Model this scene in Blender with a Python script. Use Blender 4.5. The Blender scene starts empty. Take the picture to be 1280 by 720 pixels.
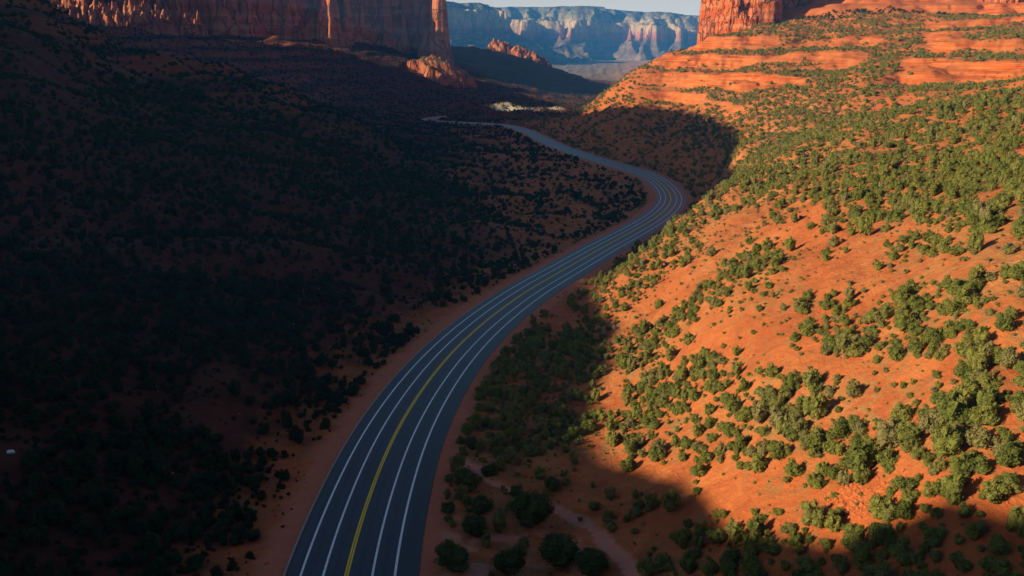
import bpy, math, random, time
import numpy as np
from mathutils import Vector, Matrix

T0 = time.time()
rng = np.random.default_rng(11)
random.seed(5)
R_ = math.radians
SC = bpy.context.scene
COL = SC.collection

# ------------------------------------------------------------------ camera model
PITCH = R_(15.3); F = 1100.0; CAMZ = 100.0
cp, sp = math.cos(PITCH), math.sin(PITCH)
SUN_H = R_(72); SUN_E = R_(20)                       # light travels towards heading 75 deg (from +y to +x)
HX, HY = math.sin(SUN_H), math.cos(SUN_H)
TANE = math.tan(SUN_E)


def ray(px, py):
    u = (px - 640) / F; v = (360 - py) / F
    return np.array([u, cp + v * sp, -sp + v * cp])


def project(x, y, z):
    dz = z - CAMZ
    d = y * cp - dz * sp
    v = (y * sp + dz * cp) / d
    u = x / d
    return 640 + F * u, 360 - F * v, d


# ------------------------------------------------------------------ noise
_perm = np.random.default_rng(3).permutation(1024)
_perm = np.concatenate([_perm, _perm]).astype(np.int64)
_ga = np.random.default_rng(4).uniform(0, 2 * np.pi, 1024)
_gx, _gy = np.cos(_ga), np.sin(_ga)


def perlin(x, y):
    xi = np.floor(x).astype(np.int64); yi = np.floor(y).astype(np.int64)
    xf = x - xi; yf = y - yi
    u = xf * xf * xf * (xf * (xf * 6 - 15) + 10); v = yf * yf * yf * (yf * (yf * 6 - 15) + 10)

    def g(ix, iy, dx, dy):
        h = _perm[(_perm[ix & 1023] + iy) & 1023]
        return _gx[h] * dx + _gy[h] * dy
    a = g(xi, yi, xf, yf); b = g(xi + 1, yi, xf - 1, yf)
    c = g(xi, yi + 1, xf, yf - 1); d = g(xi + 1, yi + 1, xf - 1, yf - 1)
    return ((a + (b - a) * u) * (1 - v) + (c + (d - c) * u) * v) * 1.5


def fbm(x, y, sc, octv=4, gain=.5, seed=0):
    s = 0; a = 1; t = 0
    for k in range(octv):
        s = s + a * perlin(x / sc + seed * 17.3 + k * 31.7, y / sc - seed * 9.1 + k * 13.3)
        t += a; a *= gain; sc *= .5
    return s / t


def sstep(a, b, x):
    t = np.clip((x - a) / (b - a), 0, 1)   # also falls when b < a
    return t * t * (3 - 2 * t)


def pchip(xk, yk, x):
    xk = np.asarray(xk, float); yk = np.asarray(yk, float)
    h = np.diff(xk); dl = np.diff(yk) / h
    m = np.zeros(len(xk)); m[0] = dl[0]; m[-1] = dl[-1]
    for i in range(1, len(xk) - 1):
        if dl[i - 1] * dl[i] > 0:
            w1 = 2 * h[i] + h[i - 1]; w2 = h[i] + 2 * h[i - 1]
            m[i] = (w1 + w2) / (w1 / dl[i - 1] + w2 / dl[i])
    x = np.clip(x, xk[0], xk[-1])
    i = np.clip(np.searchsorted(xk, x) - 1, 0, len(h) - 1)
    t = (x - xk[i]) / h[i]
    return ((2 * t**3 - 3 * t**2 + 1) * yk[i] + (t**3 - 2 * t**2 + t) * h[i] * m[i]
            + (-2 * t**3 + 3 * t**2) * yk[i + 1] + (t**3 - t**2) * h[i] * m[i + 1])


# ------------------------------------------------------------------ road line
FY = [-400, 0, 60, 117, 330, 590, 800, 1150, 1500, 2500, 7000]
FZ = [44, 32, 27, 23, 12, 0, -4, -11, -18, -30, -40]
RP = [(60, -500), (25, -250), (2, -100), (-12, 0), (-20, 60), (-25.1, 116.6), (-25.7, 133), (-25.9, 152.3), (-25.2, 172.5),
      (-23, 196.8), (-19.3, 222.4), (-14.2, 247.7), (-6.6, 276.7), (6, 315.6), (21.6, 354.9), (41.4, 404),
      (63.9, 457), (83, 505), (99, 554.9), (110.5, 607), (115.5, 670.5), (113.5, 731), (103, 780), (84.3, 850),
      (67, 925), (50, 1011), (36, 1115), (24, 1210), (8, 1300), (-14, 1370), (-50, 1415), (-111, 1458),
      (-132, 1480), (-142, 1515), (-138, 1560), (-122, 1600)]


def catmull(P, step=3.0):
    P = np.array(P, float); out = []
    for i in range(len(P) - 1):
        p0 = P[max(i - 1, 0)]; p1 = P[i]; p2 = P[i + 1]; p3 = P[min(i + 2, len(P) - 1)]
        n = max(2, int(np.linalg.norm(p2 - p1) / step))
        for k in range(n):
            t = k / n
            out.append(.5 * ((2 * p1) + (-p0 + p2) * t + (2 * p0 - 5 * p1 + 4 * p2 - p3) * t * t
                             + (-p0 + 3 * p1 - 3 * p2 + p3) * t**3))
    out.append(P[-1])
    return np.array(out)


def smooth1(A, n):
    k = np.hanning(2 * n + 3)[1:-1]; k /= k.sum()
    B = np.concatenate([2 * A[0] - A[1:n + 1][::-1], A, 2 * A[-1] - A[-n - 1:-1][::-1]])
    return np.convolve(B, k, 'valid')


RL = catmull(RP)
RL = np.stack([smooth1(RL[:, 0], 9), smooth1(RL[:, 1], 9)], 1)
RZ = smooth1(np.interp(RL[:, 1], FY, FZ), 20)


def road_near(x, y):
    """distance to the road's centre line, road height there and signed side"""
    x = np.asarray(x, float).ravel(); y = np.asarray(y, float).ravel()
    D = np.full(x.shape, 1e6); Z = np.zeros(x.shape); S = np.zeros(x.shape)
    tx = np.gradient(RL[:, 0]); ty = np.gradient(RL[:, 1])
    ok = np.where((x > -420) & (x < 340) & (y > -600) & (y < 2500))[0]
    rx = RL[:, 0].astype(np.float32); ry = RL[:, 1].astype(np.float32)
    for c in range(0, len(ok), 20000):
        id_ = ok[c:c + 20000]
        ylo, yhi = y[id_].min() - 130, y[id_].max() + 130
        sel = np.where((RL[:, 1] > ylo) & (RL[:, 1] < yhi))[0]
        if len(sel) == 0:
            continue
        dx = x[id_, None].astype(np.float32) - rx[None, sel]; dy = y[id_, None].astype(np.float32) - ry[None, sel]
        q = dx * dx + dy * dy
        j = q.argmin(1)
        jj = sel[j]
        ux, uy = x[id_] - RL[jj, 0], y[id_] - RL[jj, 1]
        L = np.hypot(tx[jj], ty[jj])
        al = (ux * tx[jj] + uy * ty[jj]) / L            # along
        ac = (ux * ty[jj] - uy * tx[jj]) / L            # across, + is right
        D[id_] = np.where(np.abs(al) < 4, np.abs(ac), np.sqrt(q[np.arange(len(id_)), j]))
        S[id_] = np.sign(ac)
        Z[id_] = RZ[jj]
    return D, Z, S


# ------------------------------------------------------------------ terrain table (polar: bearing, distance -> height)
TAB = {
 -180: [(1, 30), (100, 34), (300, 50), (1000, 60), (9000, 0)],
 -120: [(1, 30), (100, 38), (300, 60), (1000, 60), (9000, 0)],
 -90: [(1, 28), (60, 30), (100, 38), (200, 60), (400, 90), (800, 80), (3000, 20), (9000, 0)],
 -60: [(1, 28), (60, 28), (100, 33), (200, 55), (400, 100), (800, 120), (3000, 60), (9000, 0)],
 -40: [(1, 28), (60, 27), (100, 28), (200, 48), (300, 72), (500, 115), (800, 150), (1200, 170), (2000, 170), (4000, 60), (9000, 0)],
 -28: [(1, 28), (60, 26), (100, 25.5), (150, 31), (200, 39), (300, 58), (450, 90), (600, 118), (800, 143), (1000, 155), (1300, 150), (1600, 140), (2000, 160), (3000, 160), (5000, 40), (9000, -30)],
 -24: [(1, 28), (60, 26), (100, 24.5), (150, 28), (200, 34), (300, 48), (450, 74), (600, 94), (800, 106), (900, 105), (1100, 90), (1400, 84), (1700, 105), (2000, 140), (3000, 150), (5000, 20), (9000, -35)],
 -18: [(1, 28), (60, 25.5), (100, 24), (150, 25.5), (200, 29), (300, 39), (450, 56), (600, 71), (780, 81), (900, 78), (1100, 56), (1400, 42), (1700, 62), (2000, 108), (3000, 150), (5000, 0), (9000, -40)],
 -12: [(1, 28), (60, 25.5), (119, 23), (150, 23.5), (200, 25), (300, 31), (450, 39), (600, 47), (760, 51), (1000, 33), (1300, 12), (1600, 12), (1900, 50), (2300, 112), (3000, 140), (5000, -20), (9000, -40)],
 -8: [(1, 28), (60, 25.5), (119, 23), (175, 20.5), (300, 21), (450, 24), (600, 26), (750, 25), (1000, 8), (1300, -6), (1600, -4), (1900, 20), (2300, 85), (2600, 115), (3200, 90), (5000, -30), (9000, -40)],
 -4: [(1, 28), (60, 25.5), (119, 22.5), (220, 18.5), (300, 16), (450, 13), (600, 12), (750, 9), (1000, -2), (1300, -12), (1560, -18), (1900, -8), (2300, 40), (2700, 88), (3000, 104), (3500, 60), (5000, -30), (9000, -40)],
 0: [(1, 28), (60, 25), (119, 21), (200, 17.5), (310, 13), (400, 10), (600, 6), (800, 0), (1100, -9), (1400, -16), (1750, -12), (2100, -8), (2500, 12), (2950, 80), (3100, 84), (3600, 20), (5000, -35), (9000, -40)],
 4: [(1, 28), (60, 25.5), (119, 22), (200, 17), (280, 14), (380, 9.5), (500, 5), (700, 0), (925, -6), (1050, -5), (1150, 0), (1290, 8), (1450, -4), (1900, -24), (2600, -20), (3000, 10), (3500, -25), (5000, -38), (9000, -40)],
 8: [(1, 28), (60, 26), (119, 24), (170, 22), (240, 23), (300, 25), (360, 22), (420, 12), (460, 7), (600, 0), (760, -3.5), (850, -1), (950, 12), (1080, 34), (1290, 70), (1450, 58), (1700, 10), (2200, -28), (5000, -38), (9000, -40)],
 10.5: [(1, 28), (60, 26), (119, 26), (170, 27), (240, 31), (320, 33), (400, 27), (480, 13), (560, 2), (620, 0), (720, 1), (800, 6), (900, 15), (1000, 28), (1150, 54), (1300, 86), (1400, 97), (1550, 80), (2000, 0), (5000, -38), (9000, -40)],
 13: [(1, 28), (60, 27), (119, 28), (160, 33), (220, 40), (300, 41), (400, 36), (500, 26), (600, 21), (700, 25), (800, 32), (900, 42), (1000, 55), (1150, 79), (1300, 104), (1400, 117), (1600, 110), (2200, 20), (5000, -38), (9000, -40)],
 18: [(1, 28), (60, 30), (100, 33), (119, 37), (160, 46), (220, 52), (300, 53), (400, 51), (500, 48), (600, 47), (700, 51), (800, 58), (900, 67), (1000, 78), (1150, 95), (1300, 113), (1400, 130), (1500, 154), (1600, 178), (1700, 186), (2500, 60), (9000, -30)],
 24: [(1, 29), (60, 34), (100, 41), (119, 46), (160, 56), (220, 62), (300, 64), (400, 64), (500, 63), (600, 64), (700, 68), (800, 75), (900, 84), (1000, 94), (1150, 109), (1300, 124), (1400, 141), (1500, 160), (1600, 182), (1700, 190), (2500, 80), (9000, -30)],
 30: [(1, 29), (60, 38), (100, 49), (119, 56), (160, 67), (220, 74), (300, 77), (400, 77), (500, 77), (600, 78), (700, 82), (800, 88), (900, 96), (1000, 105), (1150, 119), (1300, 135), (1400, 147), (1500, 160), (1700, 170), (2500, 90), (9000, -20)],
 45: [(1, 29), (60, 42), (100, 56), (160, 74), (220, 84), (400, 92), (700, 100), (1000, 118), (1500, 170), (2500, 150), (9000, 0)],
 90: [(1, 29), (100, 60), (200, 84), (400, 105), (1000, 140), (3000, 120), (9000, 0)],
 130: [(1, 30), (100, 48), (300, 80), (1000, 100), (9000, 0)],
 180: [(1, 30), (100, 34), (300, 50), (1000, 60), (9000, 0)],
}
LR0, LR1, NLR = math.log(1), math.log(9000), 400
_lr = np.linspace(LR0, LR1, NLR)
_ths = sorted(TAB)
_colz = np.array([pchip([math.log(a) for a, b in TAB[t]], [b for a, b in TAB[t]], _lr) for t in _ths])
TH0, TH1, NTH = -180., 180., 721
_tf = np.linspace(TH0, TH1, NTH)
_Z = np.zeros((NTH, NLR))
for j in range(NLR):
    _Z[:, j] = pchip(_ths, _colz[:, j], _tf)
for _ in range(2):                                    # soften the seams between bearings
    Zp = np.concatenate([_Z[-3:-1], _Z, _Z[1:3]])
    _Z = (Zp[:-4] + 4 * Zp[1:-3] + 6 * Zp[2:-2] + 4 * Zp[3:-1] + Zp[4:]) / 16


def table_z(th, r):
    a = np.clip((th - TH0) / (TH1 - TH0) * (NTH - 1), 0, NTH - 1.001)
    b = np.clip((np.log(np.maximum(r, 1)) - LR0) / (LR1 - LR0) * (NLR - 1), 0, NLR - 1.001)
    i = a.astype(int); j = b.astype(int); fa = a - i; fb = b - j
    return ((_Z[i, j] * (1 - fa) + _Z[i + 1, j] * fa) * (1 - fb) + (_Z[i, j + 1] * (1 - fa) + _Z[i + 1, j + 1] * fa) * fb)


STEP = 23.0


def terrace(z, ph):
    """staircase of ledges: long planted treads and bare rock risers"""
    t = (z + ph) / STEP
    k = np.floor(t); f = t - k
    g = np.where(f < .50, f * .36, .18 + (f - .50) / .5 * .82)
    riser = sstep(.48, .54, f) * (1 - sstep(.97, 1.0, f))
    g = g + np.where(f > .5, .035 * np.sin((f - .5) * 2 * math.pi * 5), 0)
    return (k + g) * STEP - ph, riser


def blobs(L, px, py):
    o = np.zeros(px.shape)
    for (a, b, rx, ry, an) in L:
        c, s = math.cos(R_(an)), math.sin(R_(an))
        dx, dy = px - a, py - b
        u = (dx * c + dy * s) / rx; v = (-dx * s + dy * c) / ry
        o = np.maximum(o, np.exp(-(u * u + v * v) ** 1.5 * .7))
    return o


GREEN = [(1010, 36, 95, 17, 0), (1090, 22, 110, 14, 0), (1110, 70, 75, 22, -42), (1030, 120, 130, 16, 0), (960, 140, 60, 18, -20), (1180, 128, 120, 14, 0), (1100, 160, 200, 14, 0), (1250, 45, 60, 8, 0)]
RIDGE = None                                            # crest heights, filled in below
WASHC = None


def ground(x, y, full=False):
    x = np.asarray(x, float); y = np.asarray(y, float); shp = x.shape
    x = x.ravel(); y = y.ravel()
    r = np.hypot(x, y); th = np.degrees(np.arctan2(x, y))
    z = table_z(th, r)
    # relief of the slopes
    amp = np.clip((r - 60) / 400, .12, 1.3)
    z = z + amp * (fbm(x, y, 140, 3, .5, 1) * 9) + fbm(x, y, 34, 4, .5, 2) * np.clip(r / 260, .35, 1.3) * 3.4
    rid = 1 - np.abs(perlin((x * .8 - y * .4) / 46 + 5, (x * .35 + y * .9) / 90)) * 2
    left = sstep(-2, -16, th)
    z = z - rid * (2.2 + 2.5 * left) * np.clip(r / 300, .25, 1.6)
    z = z + fbm(x, y, 7, 3, .6, 3) * .55 + (fbm(x, y, 2.2, 2, .6, 7) * .14)
    # ledges high on the right-hand hill and, fainter, on the left one
    ph = fbm(x, y, 260, 3, .5, 5) * 12 + fbm(x, y, 40, 3, .5, 15) * 2.6
    tz, riser = terrace(z, ph)
    m = sstep(7, 10, th) * sstep(33, 45, z) * sstep(640, 800, r)
    m = np.maximum(m * (1 - .55 * sstep(.05, .3, fbm(x, y, 150, 2, .5, 21))), 0)
    m2 = .5 * sstep(-8, -14, th) * sstep(500, 700, r)
    qx, qy, _q = project(x, y, z)
    m = m * (1 - np.where(y > 300, blobs(GREEN, qx, qy), 0))
    mm = np.maximum(m, m2)
    z = z + (tz - z) * mm
    rock = riser * np.maximum(m, m2 * .5)
    z = z + rock * fbm(x * .25, y * .25, 3.0, 2, .6, 8) * .9
    # off-frame ridge whose shadow fills the valley
    if RIDGE is not None:
        w = x * HX + y * HY; s = -x * HY + y * HX
        wc = -250 - .3 * s
        cz = np.interp(s, RIDGE[0], RIDGE[1])
        dw = w - wc
        rz = np.where(dw > 0, cz - np.minimum(dw * 2.2, 60 + (dw) * .62), cz + dw * .55)
        z = np.where(s < RIDGE[0][-1] + 400, np.maximum(z, rz), z)
    # road bed
    D, RZn, S = road_near(x, y)
    half = np.where(S > 0, 12.2, 10.6)
    wv = np.where(S > 0, 3.0, 6.5)
    k = sstep(half + wv, half + wv + 22 + 20 * sstep(300, 900, r), D)
    bank = -np.clip(D - half, 0, 3) * .12
    zb = RZn - .16 + bank + fbm(x, y, 4, 2, .5, 9) * .25 * sstep(half, half + 4, D)
    z = zb * (1 - k) + z * k
    # wash: a shallow sandy trail right of the road
    sel = np.where((x > -20) & (x < 95) & (y > 95) & (y < 175))[0]
    wash = np.zeros(x.shape)
    if len(sel) and WASHC is not None:
        dm = np.full(len(sel), 1e9)
        for q in WASHC[::2]:
            dm = np.minimum(dm, np.hypot(x[sel] - q[0], y[sel] - q[1]))
        wd = 1.4 + .7 * perlin(x[sel] / 6, y[sel] / 6)
        ws = 1 - sstep(wd * .7, wd * 1.3, dm)
        z[sel] -= ws * .25
        pn = fbm(x[sel], y[sel], 9, 3, .6, 61)
        pz = (1 - sstep(8, 16, x[sel])) * sstep(-14, -11, x[sel]) * (1 - sstep(132, 142, y[sel]))
        wash[sel] = np.maximum(ws, .85 * pz * sstep(.0, .14, pn))
    # ground falls away under the far, separately built ranges
    if not full:
        return z.reshape(shp)
    return z.reshape(shp), rock.reshape(shp), D.reshape(shp), S.reshape(shp), wash.reshape(shp)


def pick(px, py, r0=85, r1=4500, n=2600):
    """where the line of sight through a photo pixel meets the ground"""
    d = ray(px, py); h = math.hypot(d[0], d[1])
    r = np.geomspace(r0, r1, n)
    x = d[0] / h * r; y = d[1] / h * r; zr = CAMZ + d[2] / h * r
    g = ground(x, y)
    i = np.where(g > zr)[0]
    i = i[0] if len(i) else n - 1
    return float(x[i]), float(y[i]), float(g[i])


WASHC = catmull([pick(*q)[:2] for q in [(560, 566), (590, 582), (612, 600), (645, 616), (690, 634), (728, 652), (756, 674), (780, 700), (792, 728), (800, 760)]], 1.0)

# shadow line of the photo -> crest of the ridge
SB = [(1275, 578), (1230, 592), (1180, 610), (1120, 640), (1060, 640), (1000, 650), (950, 650), (905, 625), (870, 600), (800, 585), (752, 548),
      (748, 500), (770, 450), (765, 400), (735, 352), (780, 325), (830, 295), (868, 268), (895, 240), (918, 200), (925, 155),
      (860, 135), (790, 130), (740, 138)]
bp = np.array([pick(*q) for q in SB])
bs = -bp[:, 0] * HY + bp[:, 1] * HX; bw = bp[:, 0] * HX + bp[:, 1] * HY
bc = bp[:, 2] + (bw - (-250 - .3 * bs)) * TANE
o = np.argsort(bs); bs, bc = bs[o], bc[o]
print('ridge s', np.round(bs), 'crest', np.round(bc))
k = bs < 1450; bs, bc = bs[k], bc[k]
sg = np.concatenate([[-900, -300, bs[0] - 60], bs, [bs[-1] + 60, 1590, 1600, 1700, 1712, 1800, 2060, 2100, 2160, 2180, 2200, 2440, 2600, 2700, 3080, 3290]])
cg = np.concatenate([[180, bc[0] + 20, bc[0]], bc, [bc[-1] + 10, 490, 445, 450, 500, 530, 560, 522, 530, 520, 340, 340, 560, 815, 815, 0]])
sf = np.arange(-900, 3300, 5.0)
cf = np.interp(sf, sg, cg)
cf = smooth1(cf, 2) + fbm(sf, sf * 0, 60, 4, .6, 30) * 9
RIDGE = (sf, cf)


# ------------------------------------------------------------------ helpers
def tag(o, label=None, cat=None, group=None, kind=None):
    if label: o['label'] = label
    if cat: o['category'] = cat
    if group: o['group'] = group
    if kind: o['kind'] = kind
    return o


def grid_mesh(name, V, nu, nv, mat, attrs=None, wrap=False, smooth=True):
    me = bpy.data.meshes.new(name)
    V = np.ascontiguousarray(V, dtype=np.float32).reshape(-1, 3)
    i = np.arange(nu if wrap else nu - 1); j = np.arange(nv - 1)
    I, J = np.meshgrid(i, j, indexing='ij'); I2 = (I + 1) % nu
    Q = np.stack([I * nv + J, I2 * nv + J, I2 * nv + J + 1, I * nv + J + 1], -1).reshape(-1, 4)
    nf = len(Q)
    me.vertices.add(len(V)); me.vertices.foreach_set('co', V.ravel())
    me.loops.add(nf * 4); me.loops.foreach_set('vertex_index', Q.astype(np.int32).ravel())
    me.polygons.add(nf)
    me.polygons.foreach_set('loop_start', np.arange(0, nf * 4, 4, dtype=np.int32))
    me.update(calc_edges=True)
    if smooth: me.polygons.foreach_set('use_smooth', np.ones(nf, bool))
    for k, a in (attrs or {}).items():
        at = me.attributes.new(k, 'FLOAT', 'POINT')
        at.data.foreach_set('value', np.ascontiguousarray(a, dtype=np.float32).ravel())
    me.materials.append(mat)
    o = bpy.data.objects.new(name, me); COL.objects.link(o)
    return o


def raw_mesh(name, V, Fc, mat, smooth=False):
    me = bpy.data.meshes.new(name)
    me.from_pydata([tuple(map(float, v)) for v in V], [], [tuple(map(int, f)) for f in Fc])
    me.update()
    if smooth: me.polygons.foreach_set('use_smooth', [True] * len(me.polygons))
    me.materials.append(mat)
    return me


class NT:
    def __init__(s, name):
        s.m = bpy.data.materials.new(name); s.m.use_nodes = True
        s.t = s.m.node_tree; s.t.nodes.clear()
        s.out = s.n('ShaderNodeOutputMaterial')
        s.b = s.n('ShaderNodeBsdfPrincipled')
        s.t.links.new(s.b.outputs[0], s.out.inputs[0])
        s.b.inputs['Specular IOR Level'].default_value = .2

    def n(s, ty, **k):
        q = s.t.nodes.new(ty)
        for a, b in k.items(): setattr(q, a, b)
        return q

    def l(s, a, b): s.t.links.new(a, b)

    def pos(s):
        return s.n('ShaderNodeNewGeometry').outputs['Position']

    def noise(s, scale, det=4, rough=.55, vec=None, dist=0):
        q = s.n('ShaderNodeTexNoise'); q.inputs['Scale'].default_value = scale
        q.inputs['Detail'].default_value = det; q.inputs['Roughness'].default_value = rough
        q.inputs['Distortion'].default_value = dist
        s.l(vec if vec is not None else s.pos(), q.inputs['Vector'])
        return q.outputs['Fac']

    def attr(s, name):
        q = s.n('ShaderNodeAttribute'); q.attribute_name = name
        return q.outputs['Fac']

    def ramp(s, fac, stops, interp='LINEAR'):
        q = s.n('ShaderNodeValToRGB'); q.color_ramp.interpolation = interp
        e = q.color_ramp.elements
        while len(e) < len(stops): e.new(.5)
        for k, (p, c) in enumerate(stops):
            e[k].position = p
            e[k].color = (c, c, c, 1) if isinstance(c, (int, float)) else (*c, 1)
        s.l(fac, q.inputs[0])
        return q.outputs[0]

    def mix(s, f, a, b, bt='MIX'):
        q = s.n('ShaderNodeMix', data_type='RGBA', blend_type=bt)
        for v, i in ((f, 0), (a, 6), (b, 7)):
            if isinstance(v, (int, float)): q.inputs[i].default_value = v if i == 0 else (v, v, v, 1)
            elif isinstance(v, tuple): q.inputs[i].default_value = (*v, 1)
            else: s.l(v, q.inputs[i])
        return q.outputs[2]

    def math(s, op, a, b=0., c=None):
        q = s.n('ShaderNodeMath', operation=op)
        for v, i in ((a, 0), (b, 1), (c, 2)):
            if v is None: continue
            if isinstance(v, (int, float)): q.inputs[i].default_value = v
            else: s.l(v, q.inputs[i])
        return q.outputs[0]

    def bump(s, h, strength=.5, dist=1.0):
        q = s.n('ShaderNodeBump'); q.inputs['Strength'].default_value = strength
        q.inputs['Distance'].default_value = dist
        s.l(h, q.inputs['Height']); s.l(q.outputs[0], s.b.inputs['Normal'])

    def scalevec(s, sx, sy, sz):
        q = s.n('ShaderNodeVectorMath', operation='MULTIPLY'); s.l(s.pos(), q.inputs[0])
        q.inputs[1].default_value = (sx, sy, sz)
        return q.outputs[0]


# ------------------------------------------------------------------ materials
def mat_ground():
    m = NT('red_soil')
    big = m.noise(.018, 4); mid = m.noise(.11, 5, .6); fine = m.noise(1.1, 5, .7)
    soil = m.ramp(mid, [(.3, (.40, .100, .030)), (.52, (.50, .150, .045)), (.72, (.56, .205, .075))])
    soil = m.mix(m.ramp(big, [(.42, 0.), (.62, .75)]), soil, (.46, .115, .035))
    soil = m.mix(m.ramp(m.noise(.055, 6, .7, None, 1.5), [(.50, 0.), (.60, .7)]), soil, (.36, .080, .026))
    soil = m.mix(m.ramp(m.noise(.26, 6, .75), [(.55, 0.), (.66, .65)]), soil, (.30, .10, .045))
    # grit and small stones
    st = m.n('ShaderNodeTexVoronoi'); st.inputs['Scale'].default_value = 1.3; m.l(m.pos(), st.inputs['Vector'])
    soil = m.mix(m.ramp(st.outputs['Distance'], [(.10, .5), (.22, 0.)]), soil, (.30, .085, .04))
    soil = m.mix(m.ramp(fine, [(.35, .35), (.5, 0.)]), soil, (.33, .09, .035))
    # thin dry grass and low scrub between the bushes
    gr = m.math('MULTIPLY', m.ramp(m.noise(.35, 5, .7), [(.50, 0.), (.60, 1.)]), m.ramp(m.noise(.05, 3), [(.42, 0.), (.6, .75)]))
    gr = m.math('MULTIPLY', gr, m.math('SUBTRACT', 1, m.attr('bare')))
    soil = m.mix(gr, soil, m.mix(m.noise(2.5, 3), (.15, .12, .045), (.30, .20, .08)))
    gs = m.math('MULTIPLY', m.attr('grass'), m.ramp(m.noise(.45, 6, .75), [(.44, 0.), (.60, .65)]))
    soil = m.mix(gs, soil, m.mix(m.noise(1.8, 4, .7), (.22, .16, .06), (.40, .25, .10)))
    # left and far valley: shade, and far plant cover, painted into the soil colour
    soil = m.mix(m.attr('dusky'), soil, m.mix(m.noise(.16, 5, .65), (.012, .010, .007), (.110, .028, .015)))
    # ledge rock, bands follow height
    v = m.scalevec(.010, .010, .30)
    band = m.noise(1.0, 5, .65, v)
    rock = m.ramp(band, [(.33, (.26, .05, .016)), (.40, (.48, .095, .020)), (.47, (.56, .135, .030)), (.51, (.62, .22, .07)), (.55, (.50, .105, .022)), (.63, (.44, .085, .022)), (.68, (.24, .05, .02)), (.75, (.46, .10, .03))])
    c = m.mix(m.attr('rock'), soil, rock)
    # sandy wash, graded verges
    c = m.mix(m.attr('wash'), c, (.62, .24, .165))
    vg = m.mix(m.noise(.5, 4, .6), (.50, .135, .065), (.60, .20, .105))
    c = m.mix(m.attr('verge'), c, vg)
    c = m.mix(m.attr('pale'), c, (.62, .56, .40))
    m.l(c, m.b.inputs['Base Color']); m.b.inputs['Roughness'].default_value = .95
    h = m.math('ADD', m.math('MULTIPLY', m.noise(.9, 6, .7), .9), m.math('MULTIPLY', band, m.attr('rock')))
    m.bump(h, .9, .9)
    return m.m


def mat_cliff(name, stops, zs, bump=1.0, vert=.03):
    """layered cliff: colours by height above sea plus vertical streaks"""
    m = NT(name)
    sep = m.n('ShaderNodeSeparateXYZ'); m.l(m.pos(), sep.inputs[0])
    wob = m.noise(.01, 3)
    zz = m.math('ADD', sep.outputs[2], m.math('MULTIPLY', m.math('SUBTRACT', wob, .5), zs[2]))
    zz = m.math('DIVIDE', m.math('SUBTRACT', zz, zs[0]), zs[1] - zs[0])
    c = m.ramp(zz, stops)
    streak = m.noise(1., 4, .6, m.scalevec(vert * 2, vert * 2, vert * .22))
    c = m.mix(m.ramp(streak, [(.35, .55), (.55, 0.)]), c, m.mix(.55, c, (.10, .035, .02)))
    strat = m.noise(1., 4, .6, m.scalevec(.004, .004, vert * 3))
    c = m.mix(m.ramp(strat, [(.45, 0.), (.62, .4)]), c, m.mix(.5, c, (.75, .45, .3)))
    vor = m.n('ShaderNodeTexVoronoi', feature='DISTANCE_TO_EDGE'); vor.inputs['Scale'].default_value = 1
    wn = m.n('ShaderNodeVectorMath', operation='ADD'); m.l(m.scalevec(vert * 1.6, vert * 1.6, vert * .5), wn.inputs[0])
    nn = m.n('ShaderNodeTexNoise'); nn.inputs['Scale'].default_value = vert * 1.5; nn.inputs['Detail'].default_value = 4; m.l(m.pos(), nn.inputs['Vector'])
    m.l(nn.outputs['Color'], wn.inputs[1]); m.l(wn.outputs[0], vor.inputs['Vector'])
    joint = m.ramp(vor.outputs['Distance'], [(.0, 1.), (.07, 0.)])
    c = m.mix(m.math('MULTIPLY', joint, .65), c, m.mix(.7, c, (.05, .018, .01)))
    # flat ledges and slopes carry scrub
    nz = m.n('ShaderNodeSeparateXYZ'); m.l(m.n('ShaderNodeNewGeometry').outputs['True Normal'], nz.inputs[0])
    sl = m.ramp(m.math('ADD', nz.outputs[2], m.math('MULTIPLY', m.math('SUBTRACT', m.noise(.08, 5, .7), .5), .5)), [(.66, 0.), (.80, .9)])
    c = m.mix(sl, c, m.mix(m.noise(.3, 3), (.045, .06, .028), (.10, .09, .042)))
    m.l(c, m.b.inputs['Base Color']); m.b.inputs['Roughness'].default_value = .95
    h = m.math('ADD', m.math('SUBTRACT', m.math('MULTIPLY', streak, 2.), m.math('MULTIPLY', joint, 1.2)), m.math('ADD', strat, m.noise(.15, 5, .65)))
    m.bump(h, bump, 3.0)
    return m.m


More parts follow.
